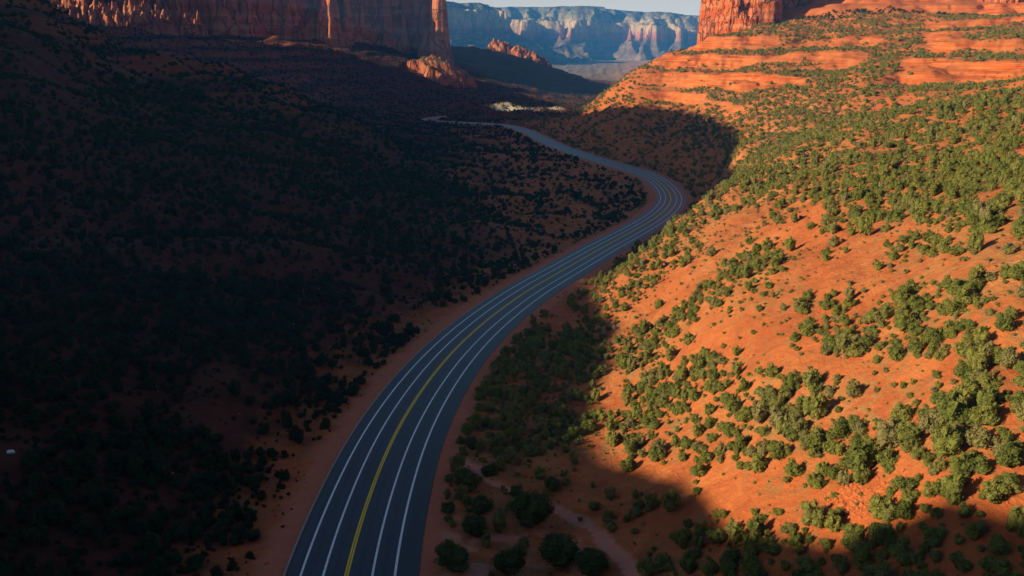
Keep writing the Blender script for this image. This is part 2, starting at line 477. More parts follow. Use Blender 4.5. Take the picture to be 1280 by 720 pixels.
def mat_asphalt():
    m = NT('asphalt')
    n1 = m.noise(.25, 4); n2 = m.noise(14, 3, .7)
    c = m.mix(n1, (.013, .021, .035), (.021, .031, .048))
    crk = m.n('ShaderNodeTexVoronoi', feature='DISTANCE_TO_EDGE'); crk.inputs['Scale'].default_value = .16
    wv_ = m.n('ShaderNodeVectorMath', operation='ADD'); m.l(m.pos(), wv_.inputs[0])
    nc = m.n('ShaderNodeTexNoise'); nc.inputs['Scale'].default_value = .5; m.l(m.pos(), nc.inputs['Vector'])
    sc_ = m.n('ShaderNodeVectorMath', operation='SCALE'); m.l(nc.outputs['Color'], sc_.inputs[0]); sc_.inputs['Scale'].default_value = 3.0
    m.l(sc_.outputs[0], wv_.inputs[1]); m.l(wv_.outputs[0], crk.inputs['Vector'])
    c = m.mix(m.ramp(crk.outputs['Distance'], [(.010, .9), (.022, 0.)]), c, (.004, .005, .008))
    c = m.mix(m.ramp(m.noise(.07, 2, .5), [(.54, 0.), (.555, .7)]), c, (.012, .016, .024))
    c = m.mix(m.ramp(n2, [(.4, .35), (.6, 0.)]), c, (.018, .022, .030))
    lat = m.attr('lat')                                  # metres right of the centre line: wheel tracks and shoulder seal
    wv = m.math('ABSOLUTE', m.math('SINE', m.math('MULTIPLY', lat, 1.7)))
    c = m.mix(m.math('MULTIPLY', wv, .45), c, (.035, .046, .062))
    c = m.mix(m.ramp(m.math('DIVIDE', lat, 12), [(.64, 0.), (.68, .7)]), c, (.014, .018, .026))
    m.l(c, m.b.inputs['Base Color']); m.b.inputs['Roughness'].default_value = .42
    m.b.inputs['Specular IOR Level'].default_value = .3
    m.bump(n2, .25, .02)
    return m.m


def mat_paint(name, col):
    m = NT(name)
    w = m.ramp(m.noise(3.0, 6, .7), [(.34, .15), (.50, 1.)])
    m.l(m.mix(w, m.mix(.5, col, (.06, .06, .065)), col), m.b.inputs['Base Color'])
    m.b.inputs['Roughness'].default_value = .6
    return m.m


def mat_leaf(name, cols, em=0):
    m = NT(name)
    oi = m.n('ShaderNodeObjectInfo')
    c = m.ramp(oi.outputs['Random'], [(i / (len(cols) - 1), q) for i, q in enumerate(cols)])
    n = m.noise(.9, 4, .6)
    c = m.mix(m.ramp(n, [(.35, .6), (.6, 0.)]), c, m.mix(.5, c, (.02, .03, .01)))
    c = m.mix(m.ramp(m.noise(3.1, 2), [(.5, 0.), (.7, .5)]), c, m.mix(.5, c, (.20, .19, .07)))
    m.l(c, m.b.inputs['Base Color']); m.b.inputs['Roughness'].default_value = .85
    m.b.inputs['Specular IOR Level'].default_value = .1
    tr = m.n('ShaderNodeBsdfTranslucent'); m.l(c, tr.inputs[0])
    mx = m.n('ShaderNodeMixShader'); mx.inputs[0].default_value = .3
    m.l(m.b.outputs[0], mx.inputs[1]); m.l(tr.outputs[0], mx.inputs[2]); m.l(mx.outputs[0], m.out.inputs[0])
    return m.m


def mat_flat(name, a, b, sc=1., rough=.9):
    m = NT(name)
    m.l(m.mix(m.noise(sc, 5, .6), a, b), m.b.inputs['Base Color']); m.b.inputs['Roughness'].default_value = rough
    m.bump(m.noise(sc * 3, 4), .5, .1)
    return m.m


M_ground = mat_ground()
M_asph = mat_asphalt()
M_white = mat_paint('white_road_paint', (.80, .82, .82))
M_yellow = mat_paint('yellow_road_paint', (.90, .58, .03))
M_kerb = mat_flat('pale_concrete', (.30, .28, .27), (.42, .39, .37), 2)
M_bark = mat_flat('bark', (.09, .065, .045), (.17, .13, .10), 6)
M_leaf = mat_leaf('juniper_leaf', [(.13, .155, .038), (.185, .205, .048), (.225, .235, .055), (.26, .25, .065), (.15, .18, .045), (.21, .225, .055), (.26, .23, .10), (.24, .245, .060)])
M_leafshade = mat_leaf('pinyon_leaf', [(.022, .038, .018), (.035, .052, .022), (.045, .060, .026), (.030, .048, .024)])  # dark copy of the juniper leaf, valley shade put into its colour
M_leafdark = mat_leaf('cottonwood_leaf', [(.060, .090, .032), (.090, .120, .040)])
M_leafpale = mat_leaf('pale_leaf', [(.42, .42, .34), (.48, .46, .36)])
M_leafyel = mat_leaf('yellow_green_leaf', [(.20, .23, .04), (.24, .25, .05)])
M_stone = mat_flat('red_boulder', (.34, .09, .03), (.55, .17, .06), .8)
M_palestone = mat_flat('pale_boulder', (.60, .57, .52), (.75, .72, .66), .8)
M_red = mat_cliff('red_cliff', [(0, (.45, .095, .022)), (.35, (.54, .115, .026)), (.6, (.50, .10, .022)), (1, (.58, .16, .05))], (120, 330, 14), 1.0, .05)
M_red2 = mat_cliff('far_red_cliff', [(0, (.36, .11, .05)), (.4, (.46, .14, .055)), (.7, (.44, .12, .045)), (1, (.50, .20, .08))], (60, 330, 20), 1.0, .02)
M_mesa = mat_cliff('mesa_cliff', [(0, (.13, .10, .07)), (.36, (.17, .12, .09)), (.42, (.38, .12, .07)), (.50, (.42, .17, .10)), (.56, (.50, .33, .19)), (.72, (.47, .35, .20)), (.80, (.20, .19, .13)), (1, (.09, .11, .06))], (-75, 572, 60), 1.0, .007)

# ------------------------------------------------------------------ ground sheet
fine = np.arange(-34, 34.01, .075)
ths = np.concatenate([np.arange(-180, -90, 3.), np.arange(-90, -34, .45), fine, np.arange(34.4, 60, .6), np.arange(60, 180, 3.)])
rs = np.concatenate([np.geomspace(1, 60, 14)[:-1], np.geomspace(60, 100, 60)[:-1], np.geomspace(100, 1700, 760)[:-1],
                     np.geomspace(1700, 3600, 130)[:-1], np.geomspace(3600, 16500, 40)])
TH, RR = np.meshgrid(np.radians(ths), rs, indexing='ij')
GX, GY = np.sin(TH) * RR, np.cos(TH) * RR
GZ, ROCK, DD, SS, WSH = ground(GX, GY, True)
PX, PY, PD = project(GX, GY, GZ)
front = PD > 20
half = np.where(SS > 0, 12.2, 10.6)
nz = fbm(GX.ravel(), GY.ravel(), 6, 3, .6, 12).reshape(GX.shape) * 3
VG = np.where(SS > 0, 1 - sstep(half + 1.0 + nz, half + 4.5 + nz, DD), 1 - sstep(half + 2.0 + nz, half + 6.0 + nz, DD))
DUSK = sstep(1.5, -5, np.degrees(TH) + fbm(GX.ravel(), GY.ravel(), 60, 2, .5, 14).reshape(GX.shape) * 4) * sstep(14, 34, DD + nz * 3)  # left valley: mask for the shade painted into the soil
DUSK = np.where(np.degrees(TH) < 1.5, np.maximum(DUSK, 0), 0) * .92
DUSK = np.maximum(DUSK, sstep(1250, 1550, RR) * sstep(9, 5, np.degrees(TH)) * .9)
BARE = [(965, 275, 75, 25, -12), (1080, 345, 62, 32, 5), (1150, 292, 110, 9, 8), (828, 375, 80, 20, -32), (905, 425, 85, 20, -18),
        (1015, 458, 70, 15, 5), (865, 610, 110, 22, 12), (1075, 625, 60, 16, -5), (985, 238, 22, 6, 0), (1075, 188, 40, 5, 0),
        (1180, 335, 60, 10, 0), (870, 350, 60, 14, -30), (700, 400, 18, 24, 0), (765, 480, 12, 26, 0), (1200, 250, 50, 7, 5), (1000, 300, 60, 14, 0), (1130, 470, 50, 8, -10)]


BR = np.where(front, blobs(BARE, PX, PY), 0)
GRASSY = [(955, 200, 55, 75, 0), (850, 300, 90, 22, -35), (1010, 150, 90, 30, 0), (770, 335, 40, 16, -30), (1100, 200, 160, 50, 0), (1200, 300, 120, 90, 0), (930, 340, 60, 50, 0),
          (800, 430, 70, 40, -30), (1080, 520, 220, 60, 0), (700, 120, 60, 12, -25), (900, 120, 60, 16, 0), (640, 580, 60, 60, 0)]
GR = np.where(front, blobs(GRASSY, PX, PY), 0)
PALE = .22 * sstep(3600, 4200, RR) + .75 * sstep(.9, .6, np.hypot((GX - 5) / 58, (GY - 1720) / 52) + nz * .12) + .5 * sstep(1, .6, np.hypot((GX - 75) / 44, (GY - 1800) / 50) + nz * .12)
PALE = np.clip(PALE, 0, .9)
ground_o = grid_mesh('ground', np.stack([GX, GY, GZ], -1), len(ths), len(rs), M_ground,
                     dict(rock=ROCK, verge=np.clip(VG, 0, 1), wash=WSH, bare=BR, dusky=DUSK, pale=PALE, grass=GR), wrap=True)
tag(ground_o, kind='structure')
print('ground', GX.size, round(time.time() - T0, 1))

# ------------------------------------------------------------------ road
TX, TY = np.gradient(RL[:, 0]), np.gradient(RL[:, 1])
LN = np.hypot(TX, TY); TX, TY = TX / LN, TY / LN


def ribbon(name, offs, dz, mat, i0=0, i1=None, attrs=False):
    P = RL[i0:i1]; Z = RZ[i0:i1]; tx = TX[i0:i1]; ty = TY[i0:i1]
    V = np.zeros((len(P), len(offs), 3))
    for k, o_ in enumerate(offs):
        V[:, k, 0] = P[:, 0] + ty * o_; V[:, k, 1] = P[:, 1] - tx * o_
        V[:, k, 2] = Z + (dz[k] if isinstance(dz, (list, tuple)) else dz)
    at = dict(lat=np.tile(np.array(offs, float), (len(P), 1))) if attrs else None
    ob = grid_mesh(name, V[:, ::-1] if False else V, len(P), len(offs), mat, at)
    return tag(ob, kind='structure')


offs = [-9.1, -6.9, -3.5, 0, 3.9, 7.3, 8.2, 10.9]
ribbon('road', [-9.3, -9.1] + list(np.linspace(-8.9, 10.7, 40)) + [10.9, 11.1], [-.4, .0] + [.0] * 40 + [.0, -.4], M_asph, attrs=True)
for nm, o_, w_, mt in (('road_edge_line', -6.9, .36, M_white), ('road_lane_line', -3.5, .36, M_white), ('road_lane_line', 3.9, .36, M_white),
                       ('road_edge_line', 7.3, .38, M_white)):
    ribbon(nm, [o_ - w_ / 2, o_ + w_ / 2], .006, mt)
ribbon('road_centre_line', [-.34, -.05], .006, M_yellow)
ribbon('road_centre_line', [.05, .34], .006, M_yellow)
ribbon('kerb', [-9.55, -9.52, -9.30, -9.27], [-.3, .10, .10, -.3], M_kerb)


# ------------------------------------------------------------------ cliffs, buttes and mesas
def poly_sd(P, x, y):
    """signed distance to a polygon, negative inside"""
    P = np.array(P, float); d = np.full(x.shape, 1e18); ins = np.zeros(x.shape, bool)
    for i in range(len(P)):
        a = P[i]; b = P[(i + 1) % len(P)]
        ex, ey = b - a; wx, wy = x - a[0], y - a[1]
        t = np.clip((wx * ex + wy * ey) / (ex * ex + ey * ey), 0, 1)
        d = np.minimum(d, (wx - ex * t) ** 2 + (wy - ey * t) ** 2)
        c = ((a[1] > y) != (b[1] > y)) & (x < (b[0] - a[0]) * (y - a[1]) / (b[1] - a[1] + 1e-9) + a[0])
        ins ^= c
    return np.where(ins, -1, 1) * np.sqrt(d)


def patch(name, x0, x1, y0, y1, st, fn, mat, far=1.0):
    xs = np.arange(x0, x1 + st, st); ys = np.arange(y0, y1 + st, st)
    X, Y = np.meshgrid(xs, ys, indexing='ij')
    Z = fn(X.ravel(), Y.ravel()).reshape(X.shape)
    X = X * far; Y = Y * far; Z = CAMZ + (Z - CAMZ) * far
    o_ = grid_mesh(name, np.stack([X, Y, Z], -1), len(xs), len(ys), mat, None)
    return tag(o_, kind='structure')


def flute(x, y, sc, amp, seed):
    n1 = np.abs(perlin(x / sc + seed, y / sc)) * 2
    n2 = np.abs(perlin(x / (sc * .37) + seed * 3, y / (sc * .37) + 4)) * 2
    n3 = perlin(x / (sc * .12) + seed, y / (sc * .12))
    return (n1 * .6 + n2 * .3 + n3 * .12) * amp


def butte_fn(P, zbase_fn, top, amp, sc, seed, steep=9., talus=0.0):
    def fn(x, y):
        sd = poly_sd(P, x, y) + flute(x, y, sc, amp, seed) - amp * .45
        g = zbase_fn(x, y)
        t = np.clip(-sd, 0, None)
        # stepped wall: columns, a narrow ledge, a second wall
        prof = np.where(t < 3.5, t * steep, 3.5 * steep + np.where(t < 11, (t - 3.5) * .5, 7.5 * .5 + (t - 11) * steep))
        tp = top + fbm(x, y, 60, 3, .5, seed) * 40
        zz = g + prof
        zz = np.minimum(zz, tp + np.clip(t - 25, 0, 40) * .3)
        return np.where(sd < 0, np.maximum(zz, g - 3), g - 3)
    return fn


gb = lambda x, y: ground(x, y)
R_POLY = [(338, 1438), (398, 1424), (420, 1444), (440, 1560), (640, 1585), (722, 1560), (742, 1392), (800, 1378), (862, 1392), (920, 1500), (1300, 1500), (1300, 1800), (345, 1800)]
patch('butte', 300, 1200, 1330, 1800, 2.6, butte_fn(R_POLY, gb, 330, 22, 42, 2.3), M_red)

def wall_pts():
    A = np.array([-1130., 2070.]); d = np.array([.93, .376]); n = np.array([.375, -.927])
    tb = [(0, 0), (135, 0), (150, 85), (182, 78), (196, 5), (212, 0), (222, 62), (245, 58), (262, 5), (400, -10), (430, 20), (520, 10), (560, -25), (684, -10), (700, 80), (742, 78),
          (752, 25), (800, 0), (850, -20), (940, -10), (965, 102), (1012, 90)]
    return [tuple(A + d * t + n * b) for t, b in tb]


L2_POLY = wall_pts() + [(-195, 2560), (-420, 2700), (-1500, 2560), (-1500, 2300)]
patch('cliffs', -1520, -130, 1960, 3020, 4.0, butte_fn(L2_POLY, gb, 360, 34, 80, 7.1, 9.), M_red2)


def knoll_fn(cx, cy, rx, ry, h, seed):
    def fn(x, y):
        d = np.hypot((x - cx) / rx, (y - cy) / ry) + fbm(x, y, 30, 4, .6, seed) * .35
        t = np.clip(1 - d, 0, 1)
        st = np.where(t < .12, t * 4, .48 + (t - .12) * .6)
        return ground(x, y) - 3 + h * st
    return fn


patch('knoll', -260, -60, 2090, 2290, 2.5, knoll_fn(-165, 2190, 80, 60, 52, 3), M_red2)
def outcrop_fn(x, y):
    d = np.abs(y - 2990 + .25 * x) / 26 + np.clip(np.abs(x - 15) - 75, 0, None) / 30 + fbm(x, y, 30, 4, .65, 9) * 1.1
    return ground(x, y) - 5 + np.clip(1.1 - d, 0, 1) ** .5 * (26 + 20 * np.abs(perlin(x / 14, y / 14)))


patch('outcrop', -110, 150, 2900, 3080, 3.0, outcrop_fn, M_red2)


def bench_fn(x, y):
    sd = poly_sd([(-1120, 1990), (-1000, 2010), (-850, 2060), (-740, 2120), (-760, 2190), (-1100, 2090)], x, y)
    n = fbm(x, y, 34, 4, .65, 5); b = np.abs(perlin(x / 16, y / 16)) + .5 * np.abs(perlin(x / 7, y / 7))
    return ground(x, y) - 5 + np.clip(.75 - sd / 40 + n * .9, 0, 1) ** .6 * (26 + 46 * b)


patch('rubble_bench', -1180, -660, 1900, 2200, 2.5, bench_fn, M_red2)


def mesa_fn(P, top, drop_cap, drop_cliff, amp, sc, seed, tal=.55, floor=-45, slope=-62):
    def fn(x, y):
        sd = poly_sd(P, x, y) + flute(x, y, sc, amp, seed) - amp * .5 + fbm(x, y, sc * 2.5, 3, .5, seed) * amp * 1.5
        n = fbm(x, y, 120, 4, .55, seed + 2)
        cap = 2.6 * drop_cap; cw = drop_cliff / 2.4
        z = top + slope * sstep(400, 1500, x) + fbm(x, y, 500, 2, .5, seed) * 14 - drop_cap * sstep(-cap, 0, sd) * 1.0
        z = z - drop_cliff * np.clip(sd / cw, 0, 1)
        t = np.clip(sd - cw, 0, None)
        gul = np.abs(perlin(x / (sc * .5), y / (sc * .5))) * 2
        z = z - t * tal * (1 - .25 * gul) - gul * np.clip(t, 0, 80) * .25
        # one lower ledge
        lz = top - drop_cap - drop_cliff - 70
        z = np.where((z < lz) & (z > lz - 26), lz - (lz - z) * 1.0 - 10 * sstep(0, 26, lz - z), z)
        return np.maximum(z + n * 5, floor)
    return fn


patch('far_ridge', -1500, 760, 3700, 5500, 7.0, mesa_fn([(-1500, 3900), (-460, 4050), (-330, 4230), (-220, 4420), (-100, 4700), (-60, 5000), (-200, 5500), (-1500, 5500)], 318, 40, 100, 70, 130, 3.2, .50), M_mesa, 1.75)
patch('mesa', -1200, 3000, 5100, 7600, 10.0, mesa_fn([(-1200, 6100), (-200, 6050), (150, 6150), (420, 6050), (700, 6200), (900, 6080), (1250, 6100), (1500, 5850), (1900, 5900), (3000, 5600), (3000, 7600), (-1200, 7600)], 372, 105, 100, 300, 330, 5.7, .50), M_mesa, 1.75)
print('cliffs', round(time.time() - T0, 1))


# ------------------------------------------------------------------ trees
def ico(sub):
    import bmesh
    b = bmesh.new(); bmesh.ops.create_icosphere(b, subdivisions=sub, radius=1)
    V = np.array([v.co[:] for v in b.verts]); Fc = np.array([[v.index for v in f.verts] for f in b.faces]); b.free()
    return V, Fc


ICO = {1: ico(1), 2: ico(2)}


def crown_mesh(name, seed, nlobe, nleaf, leaf, mat, tall=1.0, sub=2, slim=1.0):
    """unit crown: about 1 wide (radius .5) and `tall` high; lobes with ragged leaf sprays"""
    g = np.random.default_rng(seed); V = []; Fc = []; n = 0
    iv, fc = ICO[sub]
    L = []
    for k in range(nlobe):
        a = g.uniform(0, 2 * math.pi); q = k / nlobe
        rr = .30 * math.sqrt(g.uniform(0, 1)) * slim
        h = tall * (.22 + .58 * g.uniform() * (1 - rr * .9)) 
        s = g.uniform(.11, .23) * (1.2 - .45 * h / tall)
        L.append((rr * math.cos(a), rr * math.sin(a), h, s, s * g.uniform(.85, 1.3) * tall ** .5))
    L.append((0, 0, tall * .33, .25 * slim, .30 * tall))
    for (x, y, z, s, sz) in L:
        d = 1 + .22 * g.standard_normal(len(iv)); P = iv * d[:, None] * np.array([s, s, sz]) * .88 + np.array([x, y, z])
        P[:, 2] = np.maximum(P[:, 2], .03)
        V.append(P); Fc += (fc + n).tolist(); n += len(P)
    w = np.array([s * sz for (_, _, _, s, sz) in L]); w /= w.sum()
    for q in range(nleaf):
        x, y, z, s, sz = L[g.choice(len(L), p=w)]
        d = g.standard_normal(3); d /= np.linalg.norm(d)
        if d[2] < -.5: d[2] *= -1
        c = np.array([x, y, z]) + d * np.array([s, s, sz]) * g.uniform(.80, 1.36)
        if c[2] < .03: continue
        t = d + g.standard_normal(3) * .7; t /= np.linalg.norm(t)
        u = np.cross(t, g.standard_normal(3)); u /= np.linalg.norm(u); v = np.cross(t, u)
        e = leaf * g.uniform(.6, 1.4)
        V.append(np.array([c - u * e - v * e * .6, c + u * e * .7 - v * e * .7, c + v * e * 1.2 + t * e * .5])); Fc.append([n, n + 1, n + 2]); n += 3
    return raw_mesh(name, np.concatenate(V), Fc, mat, False)


def trunk_mesh(name, seed, h=.42):
    g = np.random.default_rng(seed); V = []; Fc = []

    def tube(p, q, r0, r1):
        n = len(V); p = np.array(p); q = np.array(q); d = q - p; d /= np.linalg.norm(d)
        u = np.cross(d, (0.3, 1, .2)); u /= np.linalg.norm(u); v = np.cross(d, u)
        for c, r in ((p, r0), (q, r1)):
            for k in range(6):
                a = k * math.pi / 3; V.append(c + (u * math.cos(a) + v * math.sin(a)) * r)
        for k in range(6): Fc.append([n + k, n + (k + 1) % 6, n + 6 + (k + 1) % 6, n + 6 + k])
    m = (g.uniform(-.03, .03), g.uniform(-.03, .03), h * .5)
    tube((0, 0, -.12), m, .055, .042)
    for k in range(4):
        a = k * 1.6 + g.uniform(0, 1); tube(m, (m[0] + .2 * math.cos(a), m[1] + .2 * math.sin(a), h + g.uniform(.05, .25)), .032, .012)
    return raw_mesh(name, V, Fc, M_bark, True)


HI = [crown_mesh('juniper_crown', 20 + k, [10, 8, 12, 9, 6, 11][k], 1500, .030, M_leaf, [.85, 1.0, .75, 1.35, 1.05, .7][k]) for k in range(6)]
def recolour(me, mat):
    q = me.copy(); q.materials[0] = mat
    return q


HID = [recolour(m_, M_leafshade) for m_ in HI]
LOW = [crown_mesh('low_juniper_crown', 40 + k, 5, 130, .062, M_leaf, [.75, .95, .65][k], 1) for k in range(3)]
LOWD = [recolour(m_, M_leafshade) for m_ in LOW]
BIG = [crown_mesh('cottonwood_crown', 60 + k, 22, 4200, .020, M_leafdark, [.8, .95, .7][k]) for k in range(3)]
TRK = [trunk_mesh('juniper_trunk', 80 + k) for k in range(3)]

BUSHY = [(1200, 500, 110, 60, 0), (1120, 600, 200, 45, 0), (1100, 690, 220, 45, 0), (180, 330, 190, 150, 0), (120, 620, 150, 90, 0), (330, 150, 120, 60, 0), (480, 260, 130, 60, 10), (880, 560, 80, 20, -10), (870, 500, 90, 26, -8), (800, 430, 60, 16, -30), (1100, 560, 190, 55, 0), (930, 505, 150, 45, -5), (1000, 560, 130, 50, 0), (930, 200, 60, 60, 0), (1130, 395, 90, 22, -25), (1060, 420, 60, 14, 0),
         (1100, 215, 140, 40, 0), (680, 470, 65, 85, 10), (800, 330, 70, 22, -35), (1200, 150, 90, 30, 0), (980, 120, 90, 30, 10),
         (1000, 55, 110, 28, 0), (990, 240, 110, 22, 10), (790, 440, 60, 22, -35), (1220, 440, 60, 40, 0), (640, 520, 40, 60, 0)]


def scatter(x0, x1, y0, y1, cell, dens_fn):
    nx = int((x1 - x0) / cell); ny = int((y1 - y0) / cell)
    I, J = np.meshgrid(np.arange(nx), np.arange(ny), indexing='ij')
    x = x0 + (I.ravel() + rng.uniform(0, 1, I.size)) * cell; y = y0 + (J.ravel() + rng.uniform(0, 1, I.size)) * cell
    r = np.hypot(x, y); th = np.degrees(np.arctan2(x, y))
    k = (th > -41) & (th < 60) & (r > 70) & (r < 2600)
    x, y = x[k], y[k]
    z, rock, D, S, wash = ground(x, y, True)
    px, py, pd = project(x, y, z)
    p = dens_fn(x, y, z, rock, D, S, wash, px, py)
    k = rng.uniform(0, 1, len(x)) < p
    return [a[k] for a in (x, y, z, px, py, pd, D)]


def dens(x, y, z, rock, D, S, wash, px, py):
    n = fbm(x, y, 26, 3, .55, 40); n2 = fbm(x, y, 90, 2, .5, 41)
    p = .53 + n * 1.1 + n2 * .5
    p = p + np.where(np.degrees(np.arctan2(x, y)) < -3, perlin((x * .5 + y) / 30, (x - y * .5) / 95) * .9, 0)
    p = p + np.where(y > 300, blobs(GREEN, px, py), 0) * .5
    inb = (px > -60) & (px < 1340) & (py < 760)
    p = p + np.where(inb, blobs(BUSHY, px, py) * .75 - blobs(BARE, px, py) * .95, 0)
    th = np.degrees(np.arctan2(x, y))
    p = p + np.where(th < -3, .30, 0)
    p = np.where(rock > .3, p * .10, p)
    hf = np.where(S > 0, 14.0, 15.8)
    p = np.where((px > 535) & (px < 800) & (py > 560), p * .65, p)
    p = np.clip(p, 0.05, .96)
    p = np.where(rock > .3, p * .3, p)
    return np.where((D < hf) | (wash > .1), 0, p)


def band(r0, r1, f): return lambda *a: np.where((np.hypot(a[0], a[1]) > r0) & (np.hypot(a[0], a[1]) <= r1), f(*a), 0)


sets = [scatter(-170, 230, 50, 260, 2.0, band(0, 260, dens)), scatter(-400, 530, 140, 600, 3.3, band(260, 600, dens)),
        scatter(-1300, 1300, 350, 1800, 5.2, band(600, 1500, dens)),
        scatter(-1150, 320, 1300, 2450, 7.5, band(1500, 2600, lambda *a: dens(*a) * 1.0))]
X, Y, Z, PX_, PY_, PD_, DR = [np.concatenate(a) for a in zip(*sets)]
rr = np.hypot(X, Y)
big = np.exp(-(((PX_ - 1090) / 190) ** 2 + ((PY_ - 565) / 60) ** 2))
SZ = (1.0 + 2.7 * rng.uniform(0, 1, len(X)) ** 1.9 + .8 * big) * (1 + .75 * sstep(200, 900, rr))
print('trees', len(X), round(time.time() - T0, 1))

vis = (PX_ > -5) & (PX_ < 1285) & (PY_ > 0) & (PY_ < 735)
app = np.where(vis, SZ * F / PD_, 0)
# hand-placed trees the photo shows clearly: (px, py of the foot, width in photo px, kind)
HAND = [(566, 712, 62, 'big'), (592, 668, 40, 'big'), (700, 706, 78, 'big'), (640, 716, 60, 'big'), (668, 655, 66, 'big'), (740, 718, 64, 'big'),
        (582, 612, 44, 'big'), (600, 640, 34, 'big'), (645, 620, 26, 'big'), (612, 595, 26, 'big'), (590, 560, 22, 'big'), (690, 612, 30, 'big'), (560, 640, 24, 'big'),
        (752, 528, 15, 'yel'), (764, 532, 16, 'yel'), (716, 448, 18, 'yel'), (755, 420, 11, 'pale'), (769, 412, 9, 'pale')]
HP = [(*pick(a, b), w, k) for a, b, w, k in HAND]
kill = np.zeros(len(X), bool)
bq = pick(14, 568)
kill |= (np.hypot(X - bq[0], Y - bq[1]) < 4) | ((np.abs(PX_ - 14) < 22) & (PY_ > 560) & (PY_ < 592))
for (hx, hy, hz, w, k) in HP:
    rad = w / F * math.hypot(hx, hy) * .5
    kill |= np.hypot(X - hx, Y - hy) < rad * .95
X, Y, Z, PX_, PY_, PD_, SZ, app = [a[~kill] for a in (X, Y, Z, PX_, PY_, PD_, SZ, app)]
DARK = (np.degrees(np.arctan2(X, Y)) < np.interp(np.hypot(X, Y), [0, 200, 330, 480, 620, 800, 1100, 1500], [-9, -4, 1.5, 7, 9, 6.5, 2, -1])) | (np.hypot(X, Y) > 1450)  # trees on the shaded side, given the leaf with shade painted in
order = np.argsort(-app)
NIND = 300 - len(HP)
ind = order[:NIND]; rest = order[NIND:]

ORD = ['first', 'second', 'third', 'fourth', 'fifth', 'sixth', 'seventh', 'eighth', 'ninth', 'tenth', 'eleventh', 'twelfth', 'thirteenth',
       'fourteenth', 'fifteenth', 'sixteenth', 'seventeenth', 'eighteenth', 'nineteenth', 'twentieth']


def zone(px, py):
    """landmark description of where a bush stands"""
    cols = [(120, 'far left edge'), (240, 'dark left slope'), (330, 'lower left slope')]
    if px < 560 and px < 640 - (py - 300) * .45 + 60:
        row = 'top' if py < 420 else 'upper part' if py < 500 else 'middle' if py < 570 else 'lower part' if py < 640 else 'bottom row'
        side = 'beside the left picture edge' if px < 110 else 'on the dark left slope' if px < 230 else 'above the left dirt verge'
        return f'{row}, {side}'
    row = int(py // 30)
    if px < 800:
        return f'in shade right of the road, band {row}'
    return f'band {row}'


def lit_words(px, py):
    if px < 620 - 0 and py > 200: return 'shadowed'
    lx = [480, 735, 752, 800, 870, 950, 1060, 1120, 1180, 1280]
    ly = [0, 352, 548, 585, 600, 650, 640, 640, 610, 578]
    return 'sunlit' if py < np.interp(px, lx, ly) and px > 735 else 'shadowed'


def make_tree(name, crown, trunk, loc, w, rz, first={}):
    e = bpy.data.objects.new(name, None); COL.objects.link(e)
    e.location = loc; e.rotation_euler = (0, 0, rz); e.scale = (w, w, w); e.empty_display_size = .2
    c = bpy.data.objects.new('crown', crown); COL.objects.link(c); c.parent = e
    t = bpy.data.objects.new('trunk', trunk); COL.objects.link(t); t.parent = e
    return e


trees = []
for (hx, hy, hz, w, k) in HP:
    wid = w / F * math.hypot(hx, hy) * (.9 if k == 'big' else 1.05)
    cr = {'big': BIG[len(trees) % 3], 'yel': HI[3], 'pale': HI[0]}[k]
    if k == 'yel': cr = crown_mesh('yellow_green_crown', 300, 8, 900, .034, M_leafyel, 1.5)
    if k == 'pale': cr = crown_mesh('pale_shrub_crown', 301, 7, 700, .036, M_leafpale, .7)
    e = make_tree({'big': 'leafy_tree', 'yel': 'yellow_green_tree', 'pale': 'pale_shrub'}[k], cr, TRK[len(trees) % 3], (hx, hy, hz - .1), wid, rng.uniform(0, 6))
    px, py, _ = project(hx, hy, hz)
    trees.append([e, float(px), float(py), w, {'big': 'dark leafy tree', 'yel': 'yellow green tree', 'pale': 'pale grey shrub'}[k]])
for i in ind:
    v = int(rng.integers(0, 6)); w = SZ[i]
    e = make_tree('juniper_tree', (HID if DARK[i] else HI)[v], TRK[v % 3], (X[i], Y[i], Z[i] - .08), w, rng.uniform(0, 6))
    trees.append([e, float(PX_[i]), float(PY_[i]), float(app[i]), 'juniper'])

